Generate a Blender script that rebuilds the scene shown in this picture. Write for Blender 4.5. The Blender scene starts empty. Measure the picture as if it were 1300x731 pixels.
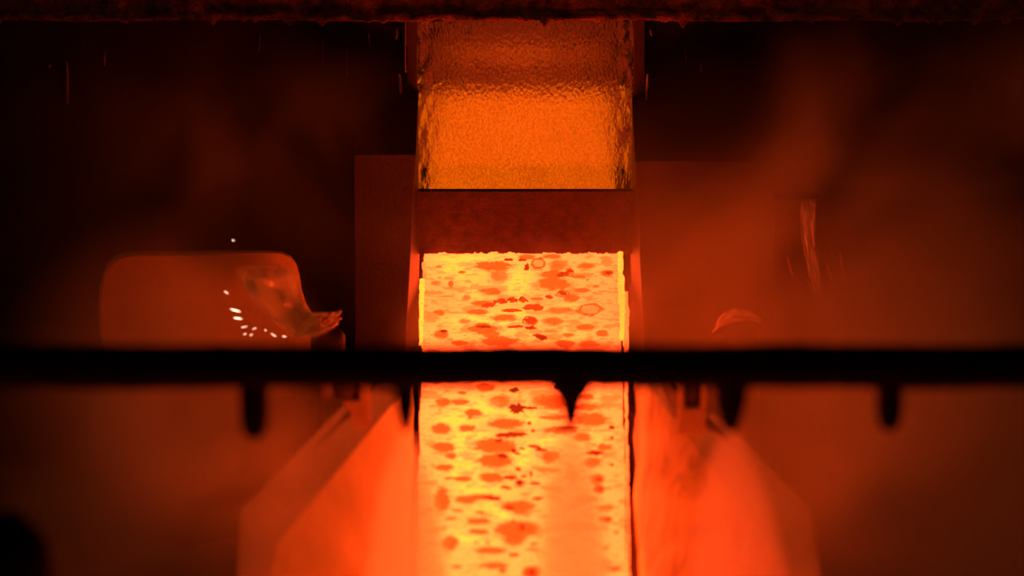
import bpy, bmesh, math, random
import numpy as np
from mathutils import Vector

# ------------------------------------------------------------------ camera, world, exposure
S = bpy.context.scene
C = S.collection
TH = math.radians(24.0)          # how steeply the camera looks down
D = 50.0                         # metres from the lens to the middle of the picture
cam_d = bpy.data.cameras.new('camera')
cam = bpy.data.objects.new('camera', cam_d)
C.objects.link(cam)
cam.location = (0, -D * math.cos(TH), D * math.sin(TH))
cam.rotation_euler = (math.pi / 2 - TH, 0, 0)
cam_d.sensor_width = 36
cam_d.lens = 300
cam_d.clip_end = 300
cam_d.dof.use_dof = True
cam_d.dof.focus_distance = 50.0
cam_d.dof.aperture_fstop = 0.65
S.camera = cam

W = bpy.data.worlds.new('world')
S.world = W
W.use_nodes = True
W.node_tree.nodes['Background'].inputs[0].default_value = (0.8, 0.9, 1.0, 1)
W.node_tree.nodes['Background'].inputs[1].default_value = 0.0012

# unseen fill light, added high above the table to tone the guide flanges
la = bpy.data.lights.new('overhead_fill', 'AREA')
la.shape = 'DISK'; la.size = 3.0; la.energy = 75.0; la.color = (1.0, .32, .06)
lo_ = bpy.data.objects.new('overhead_fill', la)
lo_.location = (0, -6, 14)
C.objects.link(lo_)

S.view_settings.view_transform = 'Standard'
S.view_settings.look = 'None'
S.view_settings.exposure = 0.0
S.view_settings.gamma = 1.0
S.view_settings.use_curve_mapping = False
S.cycles.max_bounces = 10
S.cycles.diffuse_bounces = 3
S.cycles.glossy_bounces = 3
S.cycles.transmission_bounces = 6
S.cycles.transparent_max_bounces = 16
S.cycles.volume_bounces = 6
S.cycles.sample_clamp_indirect = 4.0
S.cycles.caustics_reflective = False
S.cycles.caustics_refractive = False

SY, CY = math.sin(TH), math.cos(TH)
PX = 6.0 / 1300.0 / 50.0         # tangent of one pixel


def ray(px, py):
    u = (px - 650) * PX
    v = -(py - 365.5) * PX
    return Vector((u, CY + v * SY, -SY + v * CY))


def onz(px, py, z=0.0):
    d = ray(px, py); o = cam.location
    t = (z - o.z) / d.z
    return Vector((o.x + d.x * t, o.y + d.y * t, z))


def ony(px, py, Y):
    d = ray(px, py); o = cam.location
    t = (Y - o.y) / d.y
    return Vector((o.x + d.x * t, Y, o.z + d.z * t))


rng = np.random.RandomState(7)
random.seed(5)


# ------------------------------------------------------------------ helpers
def tag(o, label=None, cat=None, group=None, kind=None):
    if label: o['label'] = label
    if cat: o['category'] = cat
    if group: o['group'] = group
    if kind: o['kind'] = kind
    return o


def empty(name, loc):
    o = bpy.data.objects.new(name, None)
    o.location = loc
    C.objects.link(o)
    return o


def link(name, me, mat, parent=None):
    o = bpy.data.objects.new(name, me)
    if mat: me.materials.append(mat)
    C.objects.link(o)
    if parent:
        o.parent = parent
        o.matrix_parent_inverse = parent.matrix_basis.inverted()
    return o


def obj(name, bm, mat, parent=None, smooth=False):
    bmesh.ops.recalc_face_normals(bm, faces=bm.faces)
    me = bpy.data.meshes.new(name)
    bm.to_mesh(me); bm.free()
    if smooth:
        for p in me.polygons: p.use_smooth = True
    return link(name, me, mat, parent)


def data_obj(name, vs, fs, mat, parent=None, smooth=False):
    me = bpy.data.meshes.new(name)
    me.from_pydata([tuple(v) for v in vs], [], fs)
    me.update()
    if smooth:
        for p in me.polygons: p.use_smooth = True
    return link(name, me, mat, parent)


def add_box(bm, lo, hi, bevel=0.0):
    r = bmesh.ops.create_cube(bm, size=1)
    lo, hi = Vector(lo), Vector(hi)
    for v in r['verts']:
        v.co = Vector((lo[i] + (v.co[i] + .5) * (hi[i] - lo[i]) for i in range(3)))
    if bevel:
        es = list({e for v in r['verts'] for e in v.link_edges})
        bmesh.ops.bevel(bm, geom=es, offset=bevel, segments=2, affect='EDGES', profile=.6)


def add_prism(bm, lower, upper, bevel=0.0):
    """closed solid between two rings of equal length"""
    a = [bm.verts.new(p) for p in lower]; b = [bm.verts.new(p) for p in upper]
    n = len(a)
    bm.faces.new(a[::-1]); bm.faces.new(b)
    for i in range(n): bm.faces.new((a[i], a[(i + 1) % n], b[(i + 1) % n], b[i]))
    if bevel:
        es = list({e for v in a + b for e in v.link_edges})
        bmesh.ops.bevel(bm, geom=es, offset=bevel, segments=2, affect='EDGES', profile=.6)


def add_tube(bm, pts, rads, seg=16, wob=0.0, caps=True):
    rings = []
    pts = [Vector(p) for p in pts]
    for i, p in enumerate(pts):
        d = (pts[min(i + 1, len(pts) - 1)] - pts[max(i - 1, 0)]).normalized()
        ref = Vector((0, 0, 1)) if abs(d.z) < .9 else Vector((0, 1, 0))
        a = d.cross(ref).normalized(); b = a.cross(d).normalized()
        ring = []
        for k in range(seg):
            t = 2 * math.pi * k / seg
            r = rads[i] * (1 + wob * (random.random() - .5))
            ring.append(bm.verts.new(p + a * (r * math.cos(t)) + b * (r * math.sin(t))))
        rings.append(ring)
    for i in range(len(rings) - 1):
        for k in range(seg):
            bm.faces.new((rings[i][k], rings[i][(k + 1) % seg], rings[i + 1][(k + 1) % seg], rings[i + 1][k]))
    if caps:
        bm.faces.new(rings[0]); bm.faces.new(rings[-1][::-1])


def vnoise(x, y, seed=0):
    """smooth value noise, arrays in, 0..1 out"""
    r = np.random.RandomState(seed).rand(64, 64)
    xi = np.floor(x).astype(int); yi = np.floor(y).astype(int)
    fx = x - xi; fy = y - yi
    fx = fx * fx * (3 - 2 * fx); fy = fy * fy * (3 - 2 * fy)
    g = lambda a, b: r[a % 64, b % 64]
    return ((g(xi, yi) * (1 - fx) + g(xi + 1, yi) * fx) * (1 - fy)
            + (g(xi, yi + 1) * (1 - fx) + g(xi + 1, yi + 1) * fx) * fy)


def fbm(x, y, seed=0, o=3):
    s = 0; a = .5; t = 0
    for k in range(o):
        s = s + a * vnoise(x * 2 ** k, y * 2 ** k, seed + k); t += a; a *= .5
    return s / t


# ------------------------------------------------------------------ materials
def mat_base(name):
    m = bpy.data.materials.new(name)
    m.use_nodes = True
    nt = m.node_tree
    nt.nodes.clear()
    out = nt.nodes.new('ShaderNodeOutputMaterial')
    return m, nt, out


def N(nt, kind, **kw):
    n = nt.nodes.new(kind)
    for k, v in kw.items():
        if k.startswith('i_'):
            n.inputs[int(k[2:]) if k[2:].isdigit() else k[2:].replace('_', ' ')].default_value = v
        else:
            setattr(n, k, v)
    return n


def surf(name, c1, c2, rough=.6, metal=0.0, scale=6.0, stretch=(1, 1, 1), bump=.3, bscale=40.0, spec=.3, bdist=.01):
    m, nt, out = mat_base(name)
    p = N(nt, 'ShaderNodeBsdfPrincipled')
    p.inputs['Roughness'].default_value = rough
    p.inputs['Metallic'].default_value = metal
    p.inputs['Specular IOR Level'].default_value = spec
    tc = N(nt, 'ShaderNodeTexCoord')
    mp = N(nt, 'ShaderNodeMapping'); mp.inputs['Scale'].default_value = stretch
    nt.links.new(tc.outputs['Object'], mp.inputs[0])
    n1 = N(nt, 'ShaderNodeTexNoise'); n1.inputs['Scale'].default_value = scale; n1.inputs['Detail'].default_value = 6
    n1.inputs['Roughness'].default_value = .65
    nt.links.new(mp.outputs[0], n1.inputs['Vector'])
    r = N(nt, 'ShaderNodeValToRGB')
    r.color_ramp.elements[0].position = .32; r.color_ramp.elements[1].position = .68
    r.color_ramp.elements[0].color = (*c1, 1); r.color_ramp.elements[1].color = (*c2, 1)
    nt.links.new(n1.outputs['Fac'], r.inputs[0])
    nt.links.new(r.outputs[0], p.inputs['Base Color'])
    if bump:
        n2 = N(nt, 'ShaderNodeTexNoise'); n2.inputs['Scale'].default_value = bscale; n2.inputs['Detail'].default_value = 5
        nt.links.new(mp.outputs[0], n2.inputs['Vector'])
        b = N(nt, 'ShaderNodeBump'); b.inputs['Strength'].default_value = bump; b.inputs['Distance'].default_value = bdist
        nt.links.new(n2.outputs['Fac'], b.inputs['Height'])
        nt.links.new(b.outputs[0], p.inputs['Normal'])
    nt.links.new(p.outputs[0], out.inputs[0])
    return m


# hot steel: what it radiates follows its temperature attribute
def hot_ramp(nt, fac):
    r = N(nt, 'ShaderNodeValToRGB')
    r.color_ramp.interpolation = 'LINEAR'
    el = r.color_ramp.elements
    el[0].position = 0.0; el[0].color = (.04, .0014, .0001, 1)
    el[1].position = 1.0; el[1].color = (.9, .074, .0062, 1)
    for pos, c in ((.18, (.10, .0038, .0002)), (.36, (.36, .0135, .0010)), (.68, (.76, .046, .0072)), (.84, (.85, .055, .0072))):
        e = el.new(pos); e.color = (*c, 1)
    nt.links.new(fac, r.inputs[0])
    return r


HOT = 10.0
M = {}


def hot_material():
    m, nt, out = mat_base('hot_steel')
    at = N(nt, 'ShaderNodeAttribute'); at.attribute_name = 'hotness'
    tc = N(nt, 'ShaderNodeTexCoord')
    mp = N(nt, 'ShaderNodeMapping'); mp.inputs['Scale'].default_value = (10, 26, 10)
    nt.links.new(tc.outputs['Object'], mp.inputs[0])
    n = N(nt, 'ShaderNodeTexNoise'); n.inputs['Scale'].default_value = 2.0; n.inputs['Detail'].default_value = 8
    nt.links.new(mp.outputs[0], n.inputs['Vector'])
    mm = N(nt, 'ShaderNodeMath', operation='MULTIPLY_ADD')
    nt.links.new(n.outputs['Fac'], mm.inputs[0]); mm.inputs[1].default_value = .16; mm.inputs[2].default_value = -.08
    a = N(nt, 'ShaderNodeMath', operation='ADD')
    nt.links.new(mm.outputs[0], a.inputs[0]); nt.links.new(at.outputs['Fac'], a.inputs[1])
    r = hot_ramp(nt, a.outputs[0])
    e = N(nt, 'ShaderNodeEmission'); e.inputs[1].default_value = HOT
    nt.links.new(r.outputs[0], e.inputs[0])
    nt.links.new(e.outputs[0], out.inputs[0])
    return m


M['hot'] = hot_material()


def glow(name, col, strength):
    m, nt, out = mat_base(name)
    e = N(nt, 'ShaderNodeEmission'); e.inputs[0].default_value = (*col, 1); e.inputs[1].default_value = strength
    tc = N(nt, 'ShaderNodeTexCoord')
    n = N(nt, 'ShaderNodeTexNoise'); n.inputs['Scale'].default_value = 60; n.inputs['Detail'].default_value = 5
    nt.links.new(tc.outputs['Object'], n.inputs['Vector'])
    mm = N(nt, 'ShaderNodeMath', operation='MULTIPLY_ADD')
    mm.inputs[1].default_value = strength * 1.4; mm.inputs[2].default_value = strength * .3
    nt.links.new(n.outputs['Fac'], mm.inputs[0]); nt.links.new(mm.outputs[0], e.inputs[1])
    nt.links.new(e.outputs[0], out.inputs[0])
    return m


M['flake'] = glow('scale_dark', (.58, .026, .002), 1.0)
M['flake_mid'] = glow('scale_mid', (.68, .036, .003), 1.0)
M['edge'] = glow('edge_hot', (8.0, .72, .05), 1.0)
M['edge_peach'] = glow('edge_peach', (7.0, .36, .05), 1.0)
M['spark'] = glow('spark', (6.0, 3.0, 1.6), 1.0)

M['black'] = surf('black_pipe', (.0035, .003, .003), (.006, .005, .005), rough=.8, spec=.05, bump=.4)
M['wall'] = surf('wet_dark_wall', (.012, .006, .005), (.03, .014, .010), rough=.55, spec=.2, scale=2.2, stretch=(2, 2, .7))
M['floor'] = surf('wet_floor', (.08, .045, .03), (.2, .11, .07), rough=.5, spec=.3, scale=1.6)
M['steel'] = surf('dark_oxide_steel', (.03, .014, .010), (.06, .027, .018), rough=.6, spec=.2, scale=5)
M['upright'] = surf('wet_upright', (.014, .007, .005), (.032, .015, .010), rough=.5, spec=.25, scale=4)
M['panel'] = surf('dull_panel', (.05, .025, .015), (.10, .05, .03), rough=.6, spec=.2, scale=6)
M['beam'] = surf('beam_steel', (.025, .011, .007), (.06, .026, .016), rough=.65, spec=.15, scale=14, bump=.6, bscale=60)
M['crust'] = surf('scale_crust', (.03, .012, .008), (.26, .11, .05), rough=.8, spec=.1, scale=14, bump=.9, bscale=50, bdist=.02)
M['guide'] = surf('guide_liner', (.60, .55, .20), (.80, .72, .28), rough=.5, spec=.3, scale=2.4, stretch=(2.2, 1.2, .6), bump=.3, bscale=9)
M['guide_streaked'] = surf('streaked_liner', (.22, .16, .05), (.74, .64, .24), rough=.45, spec=.35, scale=2.2, stretch=(3.2, 1.0, .45), bump=.5, bscale=6)
for n_ in M['guide_streaked'].node_tree.nodes:
    if n_.bl_idname == 'ShaderNodeTexNoise': n_.inputs['Distortion'].default_value = 1.4
M['guide_top'] = surf('guide_top_plate', (.30, .33, .24), (.41, .44, .32), rough=.6, spec=.2, scale=5)
M['housing'] = surf('housing_paint', (.44, .31, .08), (.6, .42, .12), rough=.6, spec=.2, scale=3.5, stretch=(1, 1, .5), bump=.25)
M['rust'] = surf('rusty_bracket', (.3, .21, .07), (.5, .36, .12), rough=.7, spec=.2, scale=8)
M['wet'] = surf('wet_streak', (.5, .3, .2), (.8, .5, .35), rough=.15, spec=.6, scale=20)


def water_sheet(name, tint, rough, bscale, bstr, stretch=(1, 1, .5)):
    m, nt, out = mat_base(name)
    g = N(nt, 'ShaderNodeBsdfRefraction'); g.inputs['Color'].default_value = (*tint, 1)
    g.inputs['Roughness'].default_value = rough; g.inputs['IOR'].default_value = 1.33
    tc = N(nt, 'ShaderNodeTexCoord')
    mp = N(nt, 'ShaderNodeMapping'); mp.inputs['Scale'].default_value = stretch
    nt.links.new(tc.outputs['Object'], mp.inputs[0])
    n = N(nt, 'ShaderNodeTexNoise'); n.inputs['Scale'].default_value = bscale; n.inputs['Detail'].default_value = 4
    nt.links.new(mp.outputs[0], n.inputs['Vector'])
    n3 = N(nt, 'ShaderNodeTexNoise'); n3.inputs['Scale'].default_value = bscale * 1.6; n3.inputs['Detail'].default_value = 5
    n3.inputs['Roughness'].default_value = .7
    nt.links.new(mp.outputs[0], n3.inputs['Vector'])
    cr = N(nt, 'ShaderNodeValToRGB')      # bubbles and streaks of air in the sheet
    cr.color_ramp.elements[0].position = .34; cr.color_ramp.elements[1].position = .62
    cr.color_ramp.elements[0].color = (*[c * .72 for c in tint], 1); cr.color_ramp.elements[1].color = (*[c * 1.08 for c in tint], 1)
    nt.links.new(n3.outputs['Fac'], cr.inputs[0]); nt.links.new(cr.outputs[0], g.inputs['Color'])
    b = N(nt, 'ShaderNodeBump'); b.inputs['Strength'].default_value = bstr; b.inputs['Distance'].default_value = .01
    nt.links.new(n.outputs['Fac'], b.inputs['Height'])
    nt.links.new(b.outputs[0], g.inputs['Normal'])
    gl = N(nt, 'ShaderNodeBsdfGlossy'); gl.inputs['Roughness'].default_value = .12
    nt.links.new(b.outputs[0], gl.inputs['Normal'])
    mx = N(nt, 'ShaderNodeMixShader'); mx.inputs[0].default_value = .04
    nt.links.new(g.outputs[0], mx.inputs[1]); nt.links.new(gl.outputs[0], mx.inputs[2])
    nt.links.new(mx.outputs[0], out.inputs[0])
    return m


M['curtain'] = water_sheet('falling_water', (.33, .46, .10), .04, 70, .3)


def foam(name, amount, col=(.9, .85, .8)):
    """aerated water: part of the light goes through, part is scattered"""
    m, nt, out = mat_base(name)
    tr = N(nt, 'ShaderNodeBsdfTransparent')
    tl = N(nt, 'ShaderNodeBsdfTranslucent'); tl.inputs[0].default_value = (*col, 1)
    df = N(nt, 'ShaderNodeBsdfDiffuse'); df.inputs[0].default_value = (*col, 1)
    gl = N(nt, 'ShaderNodeBsdfGlossy'); gl.inputs['Roughness'].default_value = .25
    m1 = N(nt, 'ShaderNodeMixShader'); m1.inputs[0].default_value = .75
    nt.links.new(tl.outputs[0], m1.inputs[1]); nt.links.new(df.outputs[0], m1.inputs[2])
    m2 = N(nt, 'ShaderNodeMixShader'); m2.inputs[0].default_value = .15
    nt.links.new(m1.outputs[0], m2.inputs[1]); nt.links.new(gl.outputs[0], m2.inputs[2])
    tc = N(nt, 'ShaderNodeTexCoord')
    mp = N(nt, 'ShaderNodeMapping'); mp.inputs['Scale'].default_value = (9, 9, 3.5)
    nt.links.new(tc.outputs['Object'], mp.inputs[0])
    n = N(nt, 'ShaderNodeTexNoise'); n.inputs['Scale'].default_value = 1.2; n.inputs['Detail'].default_value = 6
    nt.links.new(mp.outputs[0], n.inputs['Vector'])
    at = N(nt, 'ShaderNodeAttribute'); at.attribute_name = 'thickness'
    k = N(nt, 'ShaderNodeMapRange'); k.inputs[1].default_value = .3; k.inputs[2].default_value = .7
    k.inputs[3].default_value = amount * .4; k.inputs[4].default_value = amount * 1.2
    nt.links.new(n.outputs['Fac'], k.inputs[0])
    mu = N(nt, 'ShaderNodeMath', operation='MULTIPLY', use_clamp=True)
    nt.links.new(k.outputs[0], mu.inputs[0]); nt.links.new(at.outputs['Fac'], mu.inputs[1])
    m3 = N(nt, 'ShaderNodeMixShader')
    nt.links.new(mu.outputs[0], m3.inputs[0])
    nt.links.new(tr.outputs[0], m3.inputs[1]); nt.links.new(m2.outputs[0], m3.inputs[2])
    nt.links.new(m3.outputs[0], out.inputs[0])
    return m


M['foam'] = foam('aerated_water', 1.4, (.97, .97, .6))
M['foam_dim'] = foam('thin_aerated_water', .3)


def steam_material(name, density, noise_scale, lo, hi, g=.3, tint=(.9, .8, .75)):
    """unit-sphere puff: density falls to nothing at its rim and is broken by noise"""
    m, nt, out = mat_base(name)
    tc = N(nt, 'ShaderNodeTexCoord')
    ln = N(nt, 'ShaderNodeVectorMath', operation='LENGTH')
    nt.links.new(tc.outputs['Object'], ln.inputs[0])
    fo = N(nt, 'ShaderNodeMapRange', interpolation_type='SMOOTHSTEP')
    fo.inputs[1].default_value = 1.0; fo.inputs[2].default_value = .15; fo.inputs[3].default_value = 0; fo.inputs[4].default_value = 1
    nt.links.new(ln.outputs['Value'], fo.inputs[0])
    ge = N(nt, 'ShaderNodeNewGeometry')
    n = N(nt, 'ShaderNodeTexNoise'); n.inputs['Scale'].default_value = noise_scale; n.inputs['Detail'].default_value = 2.5
    n.inputs['Distortion'].default_value = .6
    nt.links.new(ge.outputs['Position'], n.inputs['Vector'])
    mr = N(nt, 'ShaderNodeMapRange', interpolation_type='SMOOTHSTEP')
    mr.inputs[1].default_value = lo; mr.inputs[2].default_value = hi; mr.inputs[3].default_value = .05; mr.inputs[4].default_value = 1
    nt.links.new(n.outputs['Fac'], mr.inputs[0])
    a = N(nt, 'ShaderNodeMath', operation='MULTIPLY')
    nt.links.new(fo.outputs[0], a.inputs[0]); nt.links.new(mr.outputs[0], a.inputs[1])
    b = N(nt, 'ShaderNodeMath', operation='MULTIPLY'); b.inputs[1].default_value = density
    nt.links.new(a.outputs[0], b.inputs[0])
    v = N(nt, 'ShaderNodeVolumeScatter'); v.inputs['Color'].default_value = (*tint, 1)
    v.inputs['Anisotropy'].default_value = g
    nt.links.new(b.outputs[0], v.inputs['Density'])
    nt.links.new(v.outputs[0], out.inputs['Volume'])
    return m


def spray_material(name, density, g=.75):
    m, nt, out = mat_base(name)
    v = N(nt, 'ShaderNodeVolumeScatter'); v.inputs['Color'].default_value = (.99, .99, .97, 1)
    v.inputs['Anisotropy'].default_value = g; v.inputs['Density'].default_value = density
    nt.links.new(v.outputs[0], out.inputs['Volume'])
    return m


# ------------------------------------------------------------------ the setting
FZ = -1.0
bm = bmesh.new(); add_box(bm, (-7, -16, FZ - .2), (7, 6, FZ))
tag(obj('floor', bm, M['floor']), kind='structure', label='dark wet mill floor beside the hot strip')

# back wall with the opening the strip comes through
xl = onz(513, 365).x; xr = onz(815, 365).x
zt = ony(650, 20, .95).z
bm = bmesh.new()
add_box(bm, (-7, .95, FZ), (xl, 1.25, 4))
add_box(bm, (xr, .95, FZ), (7, 1.25, 4))
add_box(bm, (xl, .95, zt), (xr, 1.25, 4))
tag(obj('wall_back', bm, M['wall']), kind='structure', label='black wet machine wall behind the hot strip')
bm = bmesh.new(); add_box(bm, (-7, 5.6, FZ), (7, 5.9, 4))
tag(obj('wall_far', bm, M['wall']), kind='structure', label='dark far wall seen through the opening')

# ------------------------------------------------------------------ hot strip
XC, HW = .056, .572
LX, RX = XC - HW, XC + HW
ys = np.concatenate([np.linspace(-14, -4.5, 40)[:-1], np.linspace(-4.5, .62, 500), np.linspace(.62, 5.0, 60)[1:]])
xs = np.linspace(-1, 1, 229)
XX, YY = np.meshgrid(xs * HW + XC, ys)
# ragged mill edges
rag = (fbm(ys * 9, ys * 0 + 3, 11) - .5) * .020 + (fbm(ys * 40, ys * 0 + 7, 12) - .5) * .010
rag2 = (fbm(ys * 7, ys * 0 + 9, 21) - .5) * .022 + (fbm(ys * 40, ys * 0 + 1, 22) - .5) * .010
wl = np.clip((-(xs) - .93) / .07, 0, 1)[None, :]; wr = np.clip((xs - .93) / .07, 0, 1)[None, :]
XX = XX + wl * rag[:, None] + wr * rag2[:, None]

# temperature map: pixel coordinates of each top point, then cooler scale blisters and hotter yellow heart
dep = (YY * CY + 50.0)
PXX = 650 + XX / (PX * dep)
vv = (YY * SY) / dep
PYY = 365.5 - vv / PX
warm = np.exp(-((PXX - 612) / 78) ** 2)
T = .68 + .17 * np.clip(warm * (.1 + 1.3 * fbm(XX * 4, YY * 2.2, 31)), 0, 1.1)
edge = np.clip((np.abs((XX - XC) / HW) - .85) / .15, 0, 1)
T = T - .05 * edge

A = (530, 310); B = (530, 470); CC = (530, 600); Z = 4.815
hotA = [(620, 250, 110, 120), (250, 170, 160, 60), (350, 290, 110, 70), (700, 420, 220, 50), (560, 480, 170, 50), (950, 370, 120, 30), (300, 460, 150, 40), (250, 90, 150, 25), (960, 520, 110, 60)]
hotB = [(400, 230, 160, 60), (300, 440, 150, 130), (660, 290, 150, 60), (640, 480, 90, 60), (790, 430, 80, 60), (300, 560, 120, 60), (640, 560, 90, 40), (190, 300, 120, 50), (1080, 410, 90, 40)]
hotC = [(350, 100, 160, 50), (430, 230, 140, 45), (540, 265, 70, 30), (280, 390, 120, 60), (430, 420, 90, 30), (250, 20, 150, 30)]
softA = [(470, 135, 120, 36, .5), (500, 195, 60, 55, .35), (450, 290, 85, 24, .45), (395, 362, 70, 20, .5), (370, 415, 75, 18, .5), (135, 418, 40, 20, .5), (115, 238, 38, 15, .35),
 (205, 245, 18, 22, .5), (297, 328, 32, 20, .35), (285, 472, 42, 17, .4), (530, 450, 88, 24, .45), (400, 517, 105, 32, .6), (500, 592, 108, 36, .6), (450, 548, 60, 36, .4), (140, 555, 50, 26, .5),
 (160, 533, 26, 13, .3), (258, 602, 52, 16, .7), (830, 472, 76, 28, .4), (870, 405, 95, 22, .4), (1020, 510, 72, 22, .48), (1130, 545, 40, 20, .6), (1000, 283, 55, 15, .5), (1028, 133, 62, 20, .42),
 (1160, 178, 38, 19, .75), (905, 608, 66, 24, .62), (925, 555, 46, 15, .4), (820, 532, 52, 12, .35), (860, 130, 60, 40, .4), (830, 185, 85, 25, .6), (830, 242, 112, 40, .52), (990, 200, 45, 12, .5),
 (940, 330, 50, 25, .65), (820, 75, 62, 14, .55), (670, 80, 62, 16, .55), (1050, 610, 70, 22, .5), (730, 335, 42, 10, .55), (300, 120, 60, 10, .2), (270, 172, 26, 10, .45), (130, 137, 20, 9, .4),
 (170, 318, 70, 6, .3), (240, 418, 90, 8, .25), (1090, 258, 22, 8, .4), (1150, 290, 50, 5, .25), (1040, 218, 12, 6, .5), (1180, 495, 40, 6, .25)]
softB = [(155, 197, 50, 28, .55), (265, 195, 60, 22, .5), (275, 138, 34, 12, .45), (120, 66, 44, 22, .85), (420, 110, 62, 25, .62), (510, 190, 85, 45, .4), (340, 260, 60, 22, .6), (145, 360, 64, 36, .52),
 (303, 355, 60, 24, .52), (155, 470, 78, 32, .52), (205, 525, 40, 20, .55), (165, 595, 60, 22, .45), (540, 325, 112, 38, .5), (470, 462, 150, 50, .5), (470, 555, 112, 42, .58), (280, 662, 62, 16, .5),
 (450, 650, 72, 24, .5), (820, 190, 130, 50, .45), (840, 202, 95, 36, .65), (1040, 225, 80, 25, .55), (1070, 300, 100, 42, .55), (830, 290, 95, 14, .5), (880, 365, 120, 28, .5), (905, 362, 78, 22, .75),
 (1010, 410, 60, 30, .48), (1150, 470, 52, 22, .5), (1070, 565, 62, 30, .52), (810, 530, 66, 40, .48), (1040, 165, 42, 20, .7), (320, 290, 16, 10, .5), (130, 265, 30, 8, .25), (320, 415, 24, 8, .3),
 (190, 420, 20, 8, .3), (100, 150, 24, 6, .25), (1150, 215, 50, 16, .3), (200, 660, 40, 12, .4), (800, 610, 90, 16, .35)]
softC = [(280, 40, 56, 18, .5), (450, 38, 78, 28, .5), (150, 165, 50, 75, .55), (300, 165, 72, 28, .5), (400, 150, 92, 20, .58), (610, 205, 112, 36, .52), (640, 242, 70, 30, .35), (385, 243, 40, 12, .42),
 (370, 297, 76, 22, .48), (370, 362, 72, 20, .5), (610, 350, 140, 60, .6), (590, 412, 72, 36, .48), (650, 335, 62, 36, .45), (200, 430, 56, 46, .5), (450, 475, 102, 22, .55), (240, 575, 42, 12, .5),
 (470, 567, 92, 24, .52), (240, 232, 42, 12, .4), (210, 280, 52, 10, .42), (700, 612, 55, 36, .85), (1100, 40, 42, 36, .65), (1112, 102, 34, 28, .75), (1145, 213, 58, 16, .45), (1150, 285, 45, 19, .75),
 (1200, 590, 48, 13, .75), (1155, 460, 22, 10, .45), (1215, 365, 18, 13, .4), (520, 602, 28, 13, .7), (430, 430, 22, 14, .4), (165, 335, 24, 12, .35), (355, 430, 16, 9, .35), (700, 470, 40, 14, .35), (660, 130, 40, 10, .3)]
rings = [(A, 742, 118, 44, 34), (A, 930, 175, 30, 24), (A, 1050, 400, 80, 38), (A, 890, 305, 42, 24), (A, 688, 470, 46, 28)]


def ell(o, e, grow=1.0):
    cx, cy = o[0] + e[0] / Z, o[1] + e[1] / Z
    return np.sqrt(((PXX - cx) / (e[2] / Z * grow)) ** 2 + ((PYY - cy) / (e[3] / Z * grow)) ** 2)


wobx = (fbm(PXX / 7, PYY / 3, 41) - .5) * 1.3 + (fbm(PXX / 2.2, PYY / 1.0, 43, 2) - .5) * .5
for o, lst in ((A, hotA), (B, hotB), (CC, hotC)):
    for e in lst:
        d = ell(o, e)
        T = T + .24 * np.exp(-d ** 2 * 1.3)
T = np.minimum(T, 1.0)
cool = np.zeros_like(T)
for o, lst in ((A, softA), (B, softB), (CC, softC)):
    for e in lst:
        d = ell(o, e) + wobx * .5
        f = 1 - np.clip((d - .55) / .75, 0, 1); f = f * f * (3 - 2 * f)
        cool = np.maximum(cool, f * e[4]) + np.minimum(cool, f * e[4]) * .25
for (o, cx, cy, rx, ry) in rings:
    d = ell(o, (cx, cy, rx, ry)) + wobx * .5
    cool = np.maximum(cool, .85 * np.exp(-((d - .85) / .16) ** 2)); cool = np.maximum(cool, .22 * (d < .8))
# fine streaks and specks of thin scale all over
st = fbm(PXX / 9, PYY / 1.6, 51); cool = np.maximum(cool, .24 * np.clip((st - .58) / .12, 0, 1))
st = fbm(PXX / 22, PYY / 6, 53, 4); cool = np.maximum(cool, .26 * np.clip((st - .60) / .08, 0, 1))
sp = vnoise(PXX / 3.2, PYY / 1.9, 61); cool = np.maximum(cool, .4 * np.clip((sp - .93) / .05, 0, 1))
# the stretches outside the near view and behind the curtain
far = np.clip((YY - .9) / .4, 0, 1)
cool = cool * (1 - far)
T = T * (1 - far) + far * (.80 - .10 * np.clip((YY - 1.5) / 1.4, 0, 1) + (fbm(XX * 7, YY * 3, 71) - .5) * .22 + (fbm(XX * 40, YY * 20, 73) - .5) * .2 - .5 * np.clip((YY - 2.95) / .2, 0, 1))
near = np.clip((-4.4 - YY) / .3, 0, 1)
cool = cool * (1 - near) + near * .35 * np.clip(fbm(XX * 6, YY * 2.5, 81) * 2 - .7, 0, 1)
k1 = np.clip(cool * (2.15 + .9 * (fbm(XX * 22, YY * 16, 95) - .35)), 0, 1)
T = T * (1 - k1) + .34 * k1
gap = (PYY > 58) & (PYY < 92) & (((PXX > 568) & (PXX < 596)) | ((PXX > 603) & (PXX < 612)) | ((PXX > 617) & (PXX < 700)) | ((PXX > 731) & (PXX < 758)))
T = T + gap * .28 * np.clip(fbm(PXX / 9, PYY / 9, 97) * 2.2 - .4, 0, 1.2)      # hotter stretches seen between the guard's separators
T = np.clip(T - np.clip(cool - .66, 0, 1) * .55, .02, 1)
zz = cool * .004 + (fbm(XX * 30, YY * 30, 91) - .5) * .002

ny, nx = XX.shape
verts = np.stack([XX.ravel(), YY.ravel(), zz.ravel()], 1)
idx = np.arange(ny * nx).reshape(ny, nx)
quads = np.stack([idx[:-1, :-1].ravel(), idx[:-1, 1:].ravel(), idx[1:, 1:].ravel(), idx[1:, :-1].ravel()], 1)
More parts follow.
